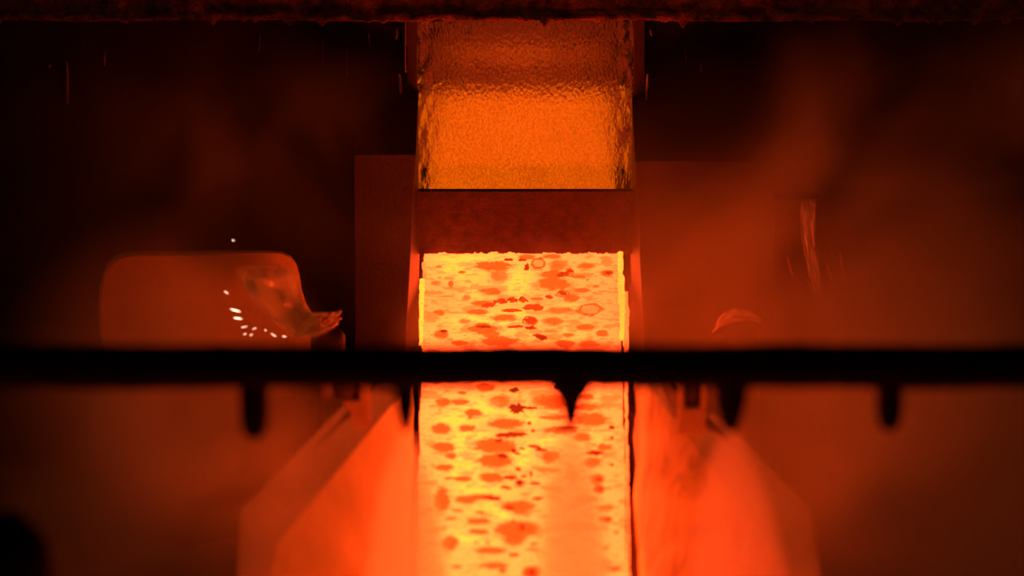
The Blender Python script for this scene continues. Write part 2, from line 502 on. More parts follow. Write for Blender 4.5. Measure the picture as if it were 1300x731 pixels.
# sides and underside
base = len(verts)
lowL = np.stack([XX[:, 0] + .004, ys, np.full(ny, -.22)], 1); lowR = np.stack([XX[:, -1] - .004, ys, np.full(ny, -.22)], 1)
verts = np.concatenate([verts, lowL, lowR])
iL = base + np.arange(ny); iR = base + ny + np.arange(ny)
sq = [np.stack([idx[1:, 0], idx[:-1, 0], iL[:-1], iL[1:]], 1)[:, ::-1], np.stack([idx[:-1, -1], idx[1:, -1], iR[1:], iR[:-1]], 1)[:, ::-1],
      np.stack([iL[:-1], iR[:-1], iR[1:], iL[1:]], 1)[:, ::-1]]
quads = np.concatenate([quads] + sq)
temps = np.concatenate([T.ravel(), np.full(ny, .66), np.full(ny, .66)]).astype(np.float32)
me = bpy.data.meshes.new('hot_steel_slab')
me.vertices.add(len(verts)); me.vertices.foreach_set('co', verts.astype(np.float32).ravel())
nq = len(quads)
me.loops.add(nq * 4); me.loops.foreach_set('vertex_index', quads.astype(np.int32).ravel())
me.polygons.add(nq)
me.polygons.foreach_set('loop_start', np.arange(0, nq * 4, 4, dtype=np.int32))
me.update(calc_edges=True); me.validate()
a = me.attributes.new('hotness', 'FLOAT', 'POINT'); a.data.foreach_set('value', temps)
slab = link('hot_steel_slab', me, M['hot'])
tag(slab, 'glowing yellow orange steel slab with dark scale spots on the roller table', 'steel slab')

# dark scale flakes, each lying on the slab (pixel centre, half sizes, turn)
flakes = ([(A, *f) for f in [(515, 350, 34, 17, .3), (580, 342, 36, 16, .2), (645, 340, 34, 17, .4), (435, 374, 46, 15, -.2), (475, 355, 16, 9, -.3), (705, 385, 66, 21, .05), (575, 407, 62, 10, 0),
   (690, 470, 44, 26, 0), (692, 513, 40, 11, 0), (600, 506, 58, 7, -.1), (755, 568, 50, 17, .45), (668, 142, 18, 24, .3), (640, 98, 28, 7, .1), (555, 97, 32, 7, 0), (405, 506, 52, 8, 0),
   (890, 185, 46, 14, -.2), (805, 325, 28, 11, .2), (885, 300, 34, 13, .6), (1170, 178, 26, 9, .1), (930, 165, 22, 9, .2), (160, 533, 22, 9, 0)]]
 + [(B, *f) for f in [(590, 125, 38, 14, -.3), (612, 235, 54, 36, -.2), (690, 233, 42, 7, 0), (575, 396, 100, 18, -.1), (520, 525, 38, 17, .05), (1090, 507, 48, 16, .1), (715, 468, 42, 9, .3), (755, 490, 48, 7, .1),
   (585, 492, 22, 13, -.3), (612, 512, 28, 5, .5), (1190, 352, 24, 13, .4), (1190, 415, 12, 7, 0), (570, 656, 46, 14, 0), (495, 432, 26, 8, -.4), (685, 325, 14, 9, 0), (705, 372, 13, 8, .3),
   (615, 606, 22, 9, -.3), (695, 635, 9, 24, .1), (1190, 580, 12, 9, 0), (640, 480, 20, 5, .4), (850, 105, 18, 18, 0), (905, 358, 70, 13, 0)]]
 + [(CC, *f) for f in [(625, 62, 32, 22, .5), (540, 92, 38, 10, .3), (720, 68, 36, 8, .1), (735, 160, 36, 9, -.3), (462, 160, 62, 13, .05), (590, 503, 36, 11, .05), (715, 437, 24, 6, -.2), (650, 25, 20, 6, -.2),
   (1168, 285, 24, 10, .1), (700, 606, 30, 20, -.5), (560, 215, 38, 8, .2), (640, 335, 16, 22, .1), (1110, 100, 22, 14, .2), (1105, 42, 22, 12, .1), (520, 602, 18, 8, 0), (1205, 592, 24, 7, .2)]])
for i, (o, fx, fy, rx, ry, rot) in enumerate(flakes):
    r = random.Random(i)
    n = 23
    ring = []
    for k in range(n):
        t = 2 * math.pi * k / n
        q = .58 + .62 * r.random()
        ex, ey = rx * q * math.cos(t), ry * q * math.sin(t)
        px = o[0] + (fx + ex * math.cos(rot) - ey * math.sin(rot)) / Z
        py = o[1] + (fy + ex * math.sin(rot) * .5 + ey * math.cos(rot)) / Z
        ring.append(onz(px, py, .003))
    c = sum(ring, Vector()) / n
    vs = [v.copy() for v in ring] + [c + (v - c) * .72 + Vector((0, 0, .007 + .002 * r.random())) for v in ring] + [c + Vector((0, 0, .009))]
    fs = [(k, (k + 1) % n, n + (k + 1) % n, n + k) for k in range(n)] + [(n + k, n + (k + 1) % n, 2 * n) for k in range(n)]
    big = rx * ry > 900 or i % 4 == 0
    data_obj('scale_flake', vs, fs, M['flake_mid'] if i % 3 == 0 else M['flake'], slab)


# torn hot fins along both edges
def edge_strip(name, pts, mat, seed):
    """pts: list of (py, px_left, px_right) - a thin raised ribbon on the slab's edge"""
    r = random.Random(seed)
    vs, fs = [], []
    P = []
    for (a, b) in zip(pts[:-1], pts[1:]):
        n = max(2, int(abs(b[0] - a[0]) / 4))
        for k in range(n):
            t = k / n
            P.append([a[j] + (b[j] - a[j]) * t for j in range(3)])
    P.append(list(pts[-1]))
    for (py, a, b) in P:
        a += (r.random() - .5) * 1.6; b += (r.random() - .5) * 2.4
        lift = .012 + .006 * r.random()
        pa, pb = onz(a, py, .004), onz(b, py, .004)
        m = (pa + pb) / 2
        vs += [pa, pa + Vector((0, 0, lift * .6)), m + Vector((0, 0, lift)), pb + Vector((0, 0, lift * .7)), pb + Vector((0, 0, -.03))]
    for i in range(len(P) - 1):
        for k in range(4):
            fs.append((i * 5 + k, i * 5 + k + 1, i * 5 + k + 6, i * 5 + k + 5))
    return data_obj(name, vs, fs, mat, slab)


e = edge_strip('edge_fin', [(322, 785, 790), (345, 784, 791), (375, 785, 794), (405, 787, 793), (435, 787, 791)], M['edge'], 1)
e['label'] = 'bright yellow torn fin along the right edge of the slab'
edge_strip('edge_fin', [(372, 793, 796), (395, 793, 798), (445, 792, 797)], M['edge_peach'], 2)
edge_strip('edge_fin', [(440, 792, 797), (500, 793, 796), (600, 795, 797), (731, 797, 799), (760, 798, 800)], M['edge_peach'], 5)
edge_strip('edge_fin', [(356, 533, 539), (400, 532, 537), (440, 532, 536)], M['edge'], 3)
edge_strip('edge_fin', [(335, 536, 541), (350, 537, 541)], M['edge_peach'], 4)

# roller table carrying the slab
rt = empty('roller_table', (XC, -4, FZ))
tag(rt, 'dark roller table carrying the glowing slab', 'roller table')
bm = bmesh.new()
add_box(bm, (LX - .03, -13.5, FZ), (LX + .03, 4.8, -.52)); add_box(bm, (RX - .03, -13.5, FZ), (RX + .03, 4.8, -.52))
obj('bed_frame', bm, M['steel'], rt)
for k in range(12):
    y = -13 + k * 1.55
    bm = bmesh.new(); add_tube(bm, [(LX + .02, y, -.37), (RX - .02, y, -.37)], [.15, .15], 20)
    obj('roller', bm, M['steel'], rt, True)

# ------------------------------------------------------------------ mill frame
# crossbeam over the slab
bl = ony(528, 300, .50).x; br = ony(807, 300, .50).x
zb = ony(650, 321, .50).z; ztop = ony(650, 243, .50).z
vs, fs = [], []
n = 160
for k in range(n + 1):
    x = bl + (br - bl) * k / n
    d = (fbm(np.array([k * .35]), np.array([2.0]), 5)[0] - .5) * .035 + (random.random() - .5) * .008
    vs += [(x, .50, ztop), (x, .50, zb + .05), (x, .495, zb + d), (x, .54, zb + d), (x, .54, ztop)]
for k in range(n):
    for j in range(5):
        a0, b0 = k * 5 + j, k * 5 + (j + 1) % 5
        fs.append((a0, b0, b0 + 5, a0 + 5))
fs += [(0, 4, 3, 2, 1), tuple(n * 5 + j for j in range(5))]
xb = data_obj('crossbeam', vs, fs, M['beam'])
tag(xb, 'flat dark steel crossbeam right above the end of the glowing slab', 'beam')

# two stepped uprights either side of the slab
def upright(side):
    s = -1 if side == 'l' else 1
    Yf = -.30
    if s < 0: out, top, bot = 449, (528, 196), (514, 455); outy = 196
    else: out, top, bot = 1000, (806, 204), (819, 455)
    t_in = ony(top[0], top[1], Yf); b_in = ony(bot[0], bot[1], Yf); b_in = Vector((b_in.x, Yf, b_in.z))
    t_out = ony(out, top[1], Yf)
    # carry the front inner edge straight down to the floor
    fl = Vector((b_in.x + (b_in.x - t_in.x) * .5, Yf, FZ))
    back = t_in.x - s * .004
    name = 'mill_upright'
    r = empty(name, ((t_in.x + t_out.x) / 2, Yf, FZ))
    bm = bmesh.new()
    lo = [(fl.x, Yf, FZ), (back, .48, FZ), (back, .94, FZ), (t_out.x, .94, FZ), (t_out.x, Yf, FZ)]
    hi = [(t_in.x, Yf, t_in.z), (back, .48, t_in.z), (back, .94, t_in.z), (t_out.x, .94, t_in.z), (t_out.x, Yf, t_in.z)]
    add_prism(bm, lo, hi, .006)
    obj('lower_block', bm, M['upright'], r)
    # slender post above
    x0 = ony(530 if s < 0 else 804, 120, .70).x; x1 = ony(517 if s < 0 else 818, 120, .70).x
    bm = bmesh.new(); add_box(bm, (min(x0, x1), .64, t_in.z), (max(x0, x1), .80, ony(650, 15, .7).z), .005)
    obj('upper_post', bm, M['steel'], r)
    return r
ul = upright('l'); tag(ul, 'dark stepped mill upright left of the glowing slab', 'upright', 'mill uprights beside the slab')
ur = upright('r'); tag(ur, 'dark stepped mill upright right of the glowing slab', 'upright', 'mill uprights beside the slab')


def streak(parent, px, y0, y1, w, Y, mat, lean=0):
    bm = bmesh.new()
    P, R = [], []
    for k in range(9):
        t = k / 8
        P.append(ony(px + lean * t + random.uniform(-.5, .5), y0 + (y1 - y0) * t, Y)); R.append(w * PX * 50 * .5 * (.35 + .65 * math.sin(math.pi * (.12 + .8 * t))))
    add_tube(bm, P, R, 8)
    return obj('water_streak', bm, mat, parent, True)


streak(ul, 507, 94, 137, 4, .62, M['wet'], 3); streak(ul, 514, 168, 195, 4, .62, M['wet'], -1)
streak(ur, 822, 94, 137, 4, .62, M['wet'], -2); streak(ur, 816, 172, 202, 4, .62, M['wet'], 1)

# low rear guard behind the curtain with separators above it
rg = empty('rear_guard', (XC, 2.95, -.3))
tag(rg, 'dark barred guard across the strip behind the falling water', 'guard')
g0 = ony(650, 108, 2.95); g1 = ony(650, 88, 2.95)
bm = bmesh.new(); add_box(bm, (-1.2, 2.95, .02), (1.3, 3.05, g1.z), .01); obj('guard_rail', bm, M['steel'], rg)
ga = ony(650, 58, 2.95).z
for a0, b0 in ((530, 570), (594, 600), (611, 617), (700, 706), (716, 730), (757, 805)):
    bm = bmesh.new(); add_box(bm, (ony(a0, 75, 2.95).x, 2.97, g1.z - .01), (ony(b0, 75, 2.95).x, 3.03, ga + .01), .004); obj('separator', bm, M['steel'], rg)
bm = bmesh.new(); add_box(bm, (-1.2, 2.95, ga), (1.3, 3.05, ga + .6), .01); obj('guard_plate', bm, M['steel'], rg)

# lintel with a ragged crust of scale along its lower lip
lin = empty('lintel', (0, .55, ony(650, 10, .55).z))
tag(lin, 'heavy dark lintel with a ragged crust of scale along its lower lip', 'lintel')
lx0 = ony(-60, 20, .5).x; lx1 = ony(1380, 20, .5).x
zl = ony(650, 24, .5).z
bm = bmesh.new(); add_box(bm, (lx0, .57, zl + .03), (lx1, .95, zl + 1.2)); obj('lintel_beam', bm, M['wall'], lin)
nxx, prof = 520, [(.56, .22), (.545, .17), (.535, .11), (.515, .07), (.50, .052), (.465, .04), (.445, .024), (.45, .008), (.48, -.004), (.53, .0), (.6, .03)]
vs, fs = [], []
for i in range(nxx + 1):
    x = lx0 + (lx1 - lx0) * i / nxx
    for j, (y, z) in enumerate(prof):
        k = fbm(np.array([x * 7.0]), np.array([j * .9]), 101, 4)[0] - .5
        k2 = fbm(np.array([x * 2.0]), np.array([j * .3]), 111, 2)[0] - .5
        hang = -max(0, fbm(np.array([x * 16.0]), np.array([.5]), 121, 2)[0] - .62) * .18 if 6 <= j <= 9 else 0
        vs.append((x, y - k * .12, zl + z + k * .06 + k2 * .03 + hang))
m_ = len(prof)
for i in range(nxx):
    for j in range(m_ - 1):
        fs.append((i * m_ + j, i * m_ + j + 1, (i + 1) * m_ + j + 1, (i + 1) * m_ + j))
data_obj('scale_crust', vs, fs, M['crust'], lin, True)
for (px, y0, y1, w) in ((85, 78, 132, 4), (62, 82, 86, 4), (133, 66, 84, 2), (330, 45, 66, 2), (410, 50, 78, 2), (440, 60, 106, 2), (468, 42, 60, 3), (503, 36, 50, 4), (826, 36, 46, 4), (890, 82, 92, 3), (870, 60, 78, 2)):
    streak(lin, px, y0, y1, w, .93 - .015, M['rust'], random.uniform(-2, 2))

# falling sheet of water in front of the opening, behind the crossbeam
cx0 = ony(528, 120, .72).x; cx1 = ony(807, 120, .72).x
z0 = .10; z1 = ony(650, 22, .72).z
vs, fs = [], []
nu, nv = 90, 120
for j in range(nv + 1):
    for i in range(nu + 1):
        x = cx0 + (cx1 - cx0) * i / nu; z = z0 + (z1 - z0) * j / nv
        edgew = max(0, 1 - min(i, nu - i) / 9)
        w = (fbm(np.array([x * 26.0]), np.array([z * 9.0]), 131, 3)[0] - .5) * (.003 + .03 * edgew)
        vs.append((x, .70 + w, z))
nb = len(vs)
vs += [(v[0], .725, v[2]) for v in vs]
w_ = nu + 1
for j in range(nv):
    for i in range(nu):
        q = (j * w_ + i, j * w_ + i + 1, (j + 1) * w_ + i + 1, (j + 1) * w_ + i)
        fs.append(q); fs.append(tuple(nb + a for a in q[::-1]))
for j in range(nv):
    for i in (0, nu):
        q = (j * w_ + i, (j + 1) * w_ + i, nb + (j + 1) * w_ + i, nb + j * w_ + i); fs.append(q if i == 0 else q[::-1])
for i in range(nu):
    for j in (0, nv):
        q = (j * w_ + i, nb + j * w_ + i, nb + j * w_ + i + 1, j * w_ + i + 1); fs.append(q if j == 0 else q[::-1])
cur = data_obj('water_curtain', vs, fs, M['curtain'], None, True)
tag(cur, 'rippled orange lit sheet of falling water behind the crossbeam', 'water curtain')

# ------------------------------------------------------------------ side guides, flared towards the camera
def guide(side):
    m = 1 if side == 'l' else -1
    if side == 'l':
        inn = [(528, 452), (505, 505), (352, 690), (344, 731), (330, 860)]
        outp = [(490, 452), (462, 488), (305, 648), (302, 731), (290, 860)]
    else:
        inn = [(802, 446), (825, 492), (893, 582), (975, 684), (998, 731), (1030, 860)]
        outp = [(836, 446), (864, 488), (945, 560), (1028, 648), (1042, 731), (1056, 860)]
    zi, zo = .75, .96
    I = [onz(*p, zi) for p in inn]; O = [onz(*p, zo) for p in outp]
    r = empty('side_guide', (I[0].x - m * .2, I[0].y, FZ))
    n = len(I)
    # liner: a twisted sheet from the top edge down to a foot line along the slab
    vs, fs = [], []
    rows = 30; cols = 90
    zf = -.16
    for j in range(rows + 1):
        for i in range(cols + 1):
            t = i / cols * (n - 1); k = min(int(t), n - 2); f = t - k
            p = I[k].lerp(I[k + 1], f)
            g_ = .03 + .05 * min(1, max(0, (-1.5 - p.y) / 3.0))
            foot = (LX - g_) if m > 0 else (RX + g_)
            q = j / rows
            bow = math.sin(math.pi * q) * .05
            x = foot + (p.x - foot) * (q ** 1.25)
            w = (fbm(np.array([p.y * 3.0 + q * 2]), np.array([q * 2.5 + p.y]), 141 if m > 0 else 151, 3)[0] - .5) * (.05 if m > 0 else .10) * math.sin(math.pi * q)
            vs.append((x + m * w, p.y, zf + (zi - zf) * q))
    for j in range(rows):
        for i in range(cols):
            a0 = j * (cols + 1) + i
            fs.append((a0, a0 + 1, a0 + cols + 2, a0 + cols + 1))
    lp = data_obj('liner_plate', vs, fs, M['guide'] if m > 0 else M['guide_streaked'], r, True)
    lp.modifiers.new('solid', 'SOLIDIFY').thickness = .004
    lp.modifiers['solid'].offset = 1 if m > 0 else -1
    lp.modifiers.new('split', 'EDGE_SPLIT').split_angle = math.radians(40)
    # sloping top plate, outer side and foot web
    bm = bmesh.new()
    g0, g1 = [], []
    for i in range(49):
        t = i / 48 * (n - 1); k = min(int(t), n - 2); f = t - k
        g0.append(I[k].lerp(I[k + 1], f)); g1.append(O[k].lerp(O[k + 1], f))
    G = [[bm.verts.new(p.lerp(q, c / 4)) for c in range(5)] for p, q in zip(g0, g1)]
    H = [[bm.verts.new(p.lerp(q, c / 4) - Vector((0, 0, .003))) for c in range(5)] for p, q in zip(g0, g1)]
    for i in range(48):
        for c in range(4):
            bm.faces.new((G[i][c], G[i][c + 1], G[i + 1][c + 1], G[i + 1][c])); bm.faces.new((H[i][c], H[i + 1][c], H[i + 1][c + 1], H[i][c + 1]))
        bm.faces.new((G[i][0], G[i + 1][0], H[i + 1][0], H[i][0])); bm.faces.new((G[i][4], H[i][4], H[i + 1][4], G[i + 1][4]))
    for i in (0, 48):
        for c in range(4): bm.faces.new((G[i][c], H[i][c], H[i][c + 1], G[i][c + 1]))
    obj('top_plate', bm, M['guide_top'], r)
    bm = bmesh.new()
    for k in range(n - 1):
        add_prism(bm, [(O[k].x, O[k].y, FZ), (O[k + 1].x, O[k + 1].y, FZ), (O[k + 1].x + m * .03, O[k + 1].y, FZ), (O[k].x + m * .03, O[k].y, FZ)],
                  [(O[k].x, O[k].y, zo - .05), (O[k + 1].x, O[k + 1].y, zo - .05), (O[k + 1].x + m * .03, O[k + 1].y, zo - .05), (O[k].x + m * .03, O[k].y, zo - .05)])
    obj('outer_plate', bm, M['steel'], r)
    bm = bmesh.new()
    a0, b0 = vs[0], vs[cols]
    add_prism(bm, [(a0[0] - m * .05, a0[1], FZ), (b0[0] - m * .05, b0[1], FZ), (b0[0] - m * .02, b0[1], FZ), (a0[0] - m * .02, a0[1], FZ)],
              [(a0[0] - m * .05, a0[1], zf), (b0[0] - m * .05, b0[1], zf), (b0[0] - m * .02, b0[1], zf), (a0[0] - m * .02, a0[1], zf)])
    obj('support_web', bm, M['steel'], r)
    fv = []
    for i in range(cols + 1):
        a0 = vs[i]; e0 = (LX - .004) if m > 0 else (RX + .004)
        fv += [(a0[0] - m * .01, a0[1], zf + .01), (e0 , a0[1], zf + .01), (e0, a0[1], zf - .02), (a0[0] - m * .01, a0[1], zf - .02)]
    ff = [(i * 4 + c, i * 4 + (c + 1) % 4, i * 4 + 4 + (c + 1) % 4, i * 4 + 4 + c) for i in range(cols) for c in range(4)]
    data_obj('filler_strip', fv, ff + [(0, 3, 2, 1), tuple(cols * 4 + c for c in range(4))], M['rust'] if m > 0 else M['steel'], r)
    return r
gl_ = guide('l'); tag(gl_, 'flared guide plate left of the slab with dull brown top flange', 'side guide', 'flared side guides beside the slab')
gr_ = guide('r'); tag(gr_, 'flared guide plate right of the slab with streaked inner face', 'side guide', 'flared side guides beside the slab')

# brackets just behind the guides
def bracket(px0, px1, py0, py1, z, lab):
    c = onz((px0 + px1) / 2, py1, z)
    Y = c.y
    a0 = ony(px0, py0, Y); b0 = ony(px1, py1, Y)
    r = empty('pin_bracket', (c.x, Y, b0.z))
    w = b0.x - a0.x
    bm = bmesh.new(); add_box(bm, (a0.x, Y, b0.z - .06), (b0.x, Y + .16, b0.z + .10), .012); obj('foot_block', bm, M['rust'], r)
    bm = bmesh.new(); add_box(bm, (a0.x, Y, b0.z + .09), (a0.x + w * .22, Y + .16, a0.z), .01); obj('cheek', bm, M['rust'], r)
    bm = bmesh.new(); add_box(bm, (b0.x - w * .22, Y, b0.z + .09), (b0.x, Y + .16, a0.z), .01); obj('cheek', bm, M['rust'], r)
    bm = bmesh.new(); add_tube(bm, [(c.x, Y + .07, b0.z + .06), (c.x, Y + .07, b0.z + .11), (c.x, Y + .07, b0.z + .17), (c.x, Y + .07, a0.z + .05)], [w * .12, w * .25, w * .30, w * .30], 20)
    obj('pin', bm, M['steel'], r, True)
    tag(r, lab, 'bracket')
bracket(861, 898, 466, 540, .88, 'rusty two cheek bracket with round pin on the far end of the right guide')
bracket(408, 470, 466, 530, .88, 'rusty two cheek bracket with round pin on the far end of the left guide')

# ------------------------------------------------------------------ left housing, splash and sparks
HY = -1.25
out = [(133, 445), (126, 420), (124, 385), (127, 365), (131, 349), (137, 335), (146, 327), (158, 323), (176, 322), (230, 322), (290, 321), (340, 321), (357, 322), (368, 327), (376, 337), (380, 352), (383, 372), (388, 390), (396, 400), (406, 420), (408, 445)]
HT = lambda px: HY - .45 + .75 * (px - 125) / 300.0
F = [ony(*p, HT(p[0])) for p in out]
bm = bmesh.new()
add_prism(bm, [(p.x, p.y, p.z) for p in F], [(p.x, p.y + .035, p.z) for p in F], .004)
hs = obj('roll_housing_cover', bm, M['housing'])
tag(hs, 'red brown cover plate with rounded upper corners left of the mill', 'cover')
cxm = (F[0].x + F[-1].x) / 2
bm = bmesh.new(); add_prism(bm, [(F[0].x + .15, F[0].y + .09, FZ), (F[-1].x - .15, F[-1].y - .08, FZ), (F[-1].x - .2, F[-1].y + .06, FZ), (F[0].x + .1, F[0].y + .22, FZ)], [(F[0].x + .15, F[0].y + .12, F[0].z + .01), (F[-1].x - .15, F[-1].y - .08, F[0].z + .01), (F[-1].x - .2, F[-1].y + .06, F[0].z + .01), (F[0].x + .1, F[0].y + .22, F[0].z + .01)]); obj('pedestal', bm, M['steel'], hs)
bm = bmesh.new()
rp = [ony(p[0] + (3 if p[0] < 250 else -3), p[1] + 3, HT(p[0]) - .004) for p in out[1:-1]]
add_tube(bm, rp, [.005] * len(rp), 6, caps=True); obj('rim_bead', bm, M['housing'], hs, True)


def sheet(name, A_, B_, mat, amp, thick, seed, lab, cat, rows=40, cols=18, parent=None):
    """ribbon of water between two pixel polylines with their own depths; front and back skin"""
    def along(pl, t):
        t *= len(pl) - 1; k = min(int(t), len(pl) - 2); f = t - k
        return ony(*pl[k]).lerp(ony(*pl[k + 1]), f)
    vs, th = [], []
    for side in (0, 1):
        for j in range(rows + 1):
            for i in range(cols + 1):
                p = along(A_, j / rows).lerp(along(B_, j / rows), i / cols)
                w = (fbm(np.array([i * .45 + 3]), np.array([j * .22]), seed, 3)[0] - .5) * amp
                e_ = min(i, cols - i) / cols * 2
                vs.append((p.x, p.y - w + side * thick * max(.05, math.sqrt(e_)), p.z + w * .3))
                th.append(min(1, e_ * 2.2) * min(1, (rows - j) / rows * 6 + .2) * min(1, j / rows * 6 + .1))
    n1 = (rows + 1) * (cols + 1); fs = []
    for j in range(rows):
        for i in range(cols):
            q = (j * (cols + 1) + i, j * (cols + 1) + i + 1, (j + 1) * (cols + 1) + i + 1, (j + 1) * (cols + 1) + i)
            fs.append(q); fs.append(tuple(a + n1 for a in q[::-1]))
    o = data_obj(name, vs, fs, mat, parent, True)
    at = o.data.attributes.new('thickness', 'FLOAT', 'POINT'); at.data.foreach_set('value', np.array(th, np.float32))
    if lab: tag(o, lab, cat)
    return o


ws = sheet('water_splash', [(292, 340, HY - .45), (312, 375, HY - .5), (338, 405, HY - .5), (372, 431, HY - .45), (400, 430, HY - .4), (430, 414, HY - .35)],
      [(372, 334, HY + .05), (380, 350, HY + .03), (387, 380, HY), (397, 396, HY - .05), (415, 396, HY - .1), (432, 394, HY - .15)], M['foam'], .10, .03, 161,
      'golden lit splash of water pouring across the red brown cover', 'water splash')
for k in range(26):
    r = random.Random(k + 50)
    p = ony(404 + r.random() * 28, 394 + r.random() * 18 + (4 if k % 2 else 0), HY - .3 - r.random() * .06)
    bm = bmesh.new(); bmesh.ops.create_icosphere(bm, subdivisions=1, radius=.006 + .008 * r.random())
    for v in bm.verts: v.co = Vector((v.co.x * (1 + r.random()), v.co.y, v.co.z * .8))
    o = obj('droplet', bm, M['wet'], ws, True); o.location = ws.matrix_basis.inverted() @ p

sparks = [(287, 371, 6, .7), (299, 394, 13, .3), (302, 404, 10, .15), (310, 415, 8, -.2), (323, 417, 5, -.4), (311, 424, 4, -.2), (319, 425, 4, -.4), (347, 425, 8, .6), (337, 419, 3, .4), (296, 305, 3, .5), (361, 427, 5, .2)]
spark_words = ['uppermost spark of the arc before the red brown cover, left of the splash', 'long bright spark streak, second down the arc', 'thick bright spark streak, third down the arc',
               'reddish spark below the two bright streaks', 'small spark slanting upward below the bright streaks', 'faint spark lowest at the left of the cluster',
               'small spark low beside the faint leftmost one', 'long spark streak near the foot of the splash', 'tiny spark between the cluster and the splash foot',
               'lone tiny spark above the top edge of the cover', 'last small spark closest to the dark round casing']
for i, (px, py, ln_, ang) in enumerate(sparks):
    p = ony(px, py, HY - .45)
    L = ln_ * PX * 50 * .5
    d = Vector((math.cos(ang), 0, -math.sin(ang))) * L
    bm = bmesh.new(); w = .0042 if i in (1, 2) else .0018
    add_tube(bm, [p - d, p - d * .4, p + d * .4, p + d], [w * .3, w, w, w * .2], 6)
    o = obj('spark', bm, M['spark'], None, True)
    tag(o, spark_words[i], 'spark', 'sparks flying before the cover')

# ------------------------------------------------------------------ right plate with streams, right splash
RY = -.6
pl = [ony(*p, RY) for p in ((983, 255), (1042, 252), (1074, 440), (983, 440))]
bm = bmesh.new()
add_prism(bm, [p for p in pl], [p + Vector((0, .12, 0)) for p in pl], .006)
rp_ = obj('guard_panel', bm, M['panel'])
tag(rp_, 'dim upright guard panel with wet streaks right of the mill', 'panel')
bm = bmesh.new(); add_box(bm, (pl[3].x + .05, RY + .02, FZ), (pl[2].x - .05, RY + .10, pl[3].z + .01)); obj('pedestal', bm, M['steel'], rp_)
sheet('wet_stream', [(1014, 255, RY - .03), (1016, 300, RY - .04), (1026, 350, RY - .05), (1034, 372, RY - .05)], [(1036, 253, RY - .03), (1036, 300, RY - .04), (1042, 350, RY - .05), (1044, 372, RY - .05)],
      M['foam'], .03, .02, 171, None, None, parent=rp_)
for (x0, y0, y1, ln_) in ((1024, 352, 375, 12), (1050, 335, 362, 8), (1066, 320, 360, 8), (1000, 325, 350, 6)):
    streak(rp_, x0, y0, y1, 4, RY - .02, M['rust'], ln_)
sheet('water_arc', [(904, 424, RY - .2), (915, 413, RY - .2), (930, 406, RY - .2), (950, 404, RY - .2), (967, 410, RY - .2)], [(908, 410, RY - .2), (918, 396, RY - .2), (932, 390, RY - .2), (950, 394, RY - .2), (968, 404, RY - .2)],
      M['foam'], .05, .02, 181, 'small golden arc of water right of the mill upright', 'water splash', rows=30, cols=10)
bm = bmesh.new(); ap = [ony(*p, RY - .22) for p in ((904, 422), (915, 412), (930, 406), (950, 405), (965, 409))]
add_tube(bm, ap, [.004, .011, .014, .01, .004], 8)
o = obj('water_rope', bm, M['wet'], None, True)
tag(o, 'bright curved rope of water along the bottom of the small arc', 'water stream')
# dark pump casing under each splash, standing on the floor
def casing(px0, px1, py0, Y, lab):
    a0 = ony(px0, py0, Y); b0 = ony(px1, py0, Y); c = (a0 + b0) / 2; rr = (b0.x - a0.x) / 2
    bm = bmesh.new(); add_tube(bm, [(c.x, Y, FZ), (c.x, Y, a0.z - rr * .5), (c.x, Y, a0.z - rr * .15), (c.x, Y, a0.z)], [rr, rr, rr * .8, rr * .35], 20)
    o = obj('round_casing', bm, M['wall'], None, True); tag(o, lab, 'casing'); return o
casing(908, 966, 410, RY - .05, 'dark round topped casing under the small arc of water')
casing(394, 438, 417, HY - .05, 'dark round topped casing under the splash left of the mill')

# thin cable hanging left
cy_ = -2.3
bm = bmesh.new(); P = [ony(106, -40, cy_) , ony(106, 250, cy_), ony(111, 420, cy_), ony(112, 600, cy_), ony(112, 731, cy_)]
P.append(Vector((P[-1].x, cy_, FZ)))
P = [p for p in P if p.z >= FZ]
add_tube(bm, P, [.0028] * len(P), 8)
o = obj('hanging_cable', bm, M['steel'], None, True); tag(o, 'thin vertical cable hanging near the far left', 'cable')

# ------------------------------------------------------------------ spray header in front, out of focus
BY = -8.0
bz0 = ony(650, 465, BY)
k_ = (Vector((0, BY, bz0.z)) - cam.location).length / 50.0
rb = 28.0 * PX * 50 * k_
hd = empty('spray_header', (bz0.x, BY, bz0.z))
tag(hd, 'black spray header pipe crossing in front with five downward nozzles', 'spray pipe')
xA, xB = ony(-420, 465, BY).x, ony(1720, 465, BY).x
P, R = [], []
for k in range(141):
    t = k / 140
    P.append((xA + (xB - xA) * t, BY, bz0.z + .004 * math.sin(t * 40))); R.append(rb * (1 + .05 * (random.random() - .5)))
bm = bmesh.new(); add_tube(bm, P, R, 28, wob=.05); obj('header_pipe', bm, M['black'], hd, True)
pxm = PX * 50 * k_
for (px, tip, wt, wb) in ((-80, 552, 20, 15), (322, 556, 21, 16), (515, 547, 17, 9), (725, 546, 30, 5), (928, 546, 25, 13), (1130, 546, 19, 15), (1335, 546, 19, 15)):
    c = ony(px, 482, BY); tz = ony(px, tip, BY).z
    h = c.z - tz
    if px == 725: pr = [(0, 1.0), (.18, .85), (.42, .50), (.62, .42), (.85, .3), (1, .16)]
    elif px in (515, 928): pr = [(0, 1.0), (.15, .88), (.5, .78), (.8, .55), (1, .3)]
    else: pr = [(0, 1), (.15, .9), (.6, .88), (.85, .75), (.96, .5), (1, .2)]
    bm = bmesh.new(); add_tube(bm, [(c.x, BY, c.z + .03)] + [(c.x, BY, c.z - h * t) for t, _ in pr], [wt * pxm] + [wt * r_ * pxm for _, r_ in pr], 20)
    obj('nozzle', bm, M['black'], hd, True)
# hangers carrying the header out of frame, and its legs to the floor
for x in (xA + .05, xB - .05):
    bm = bmesh.new(); add_box(bm, (x - .07, BY - .07, FZ), (x + .07, BY + .07, bz0.z + .05)); obj('stand_post', bm, M['black'], hd)

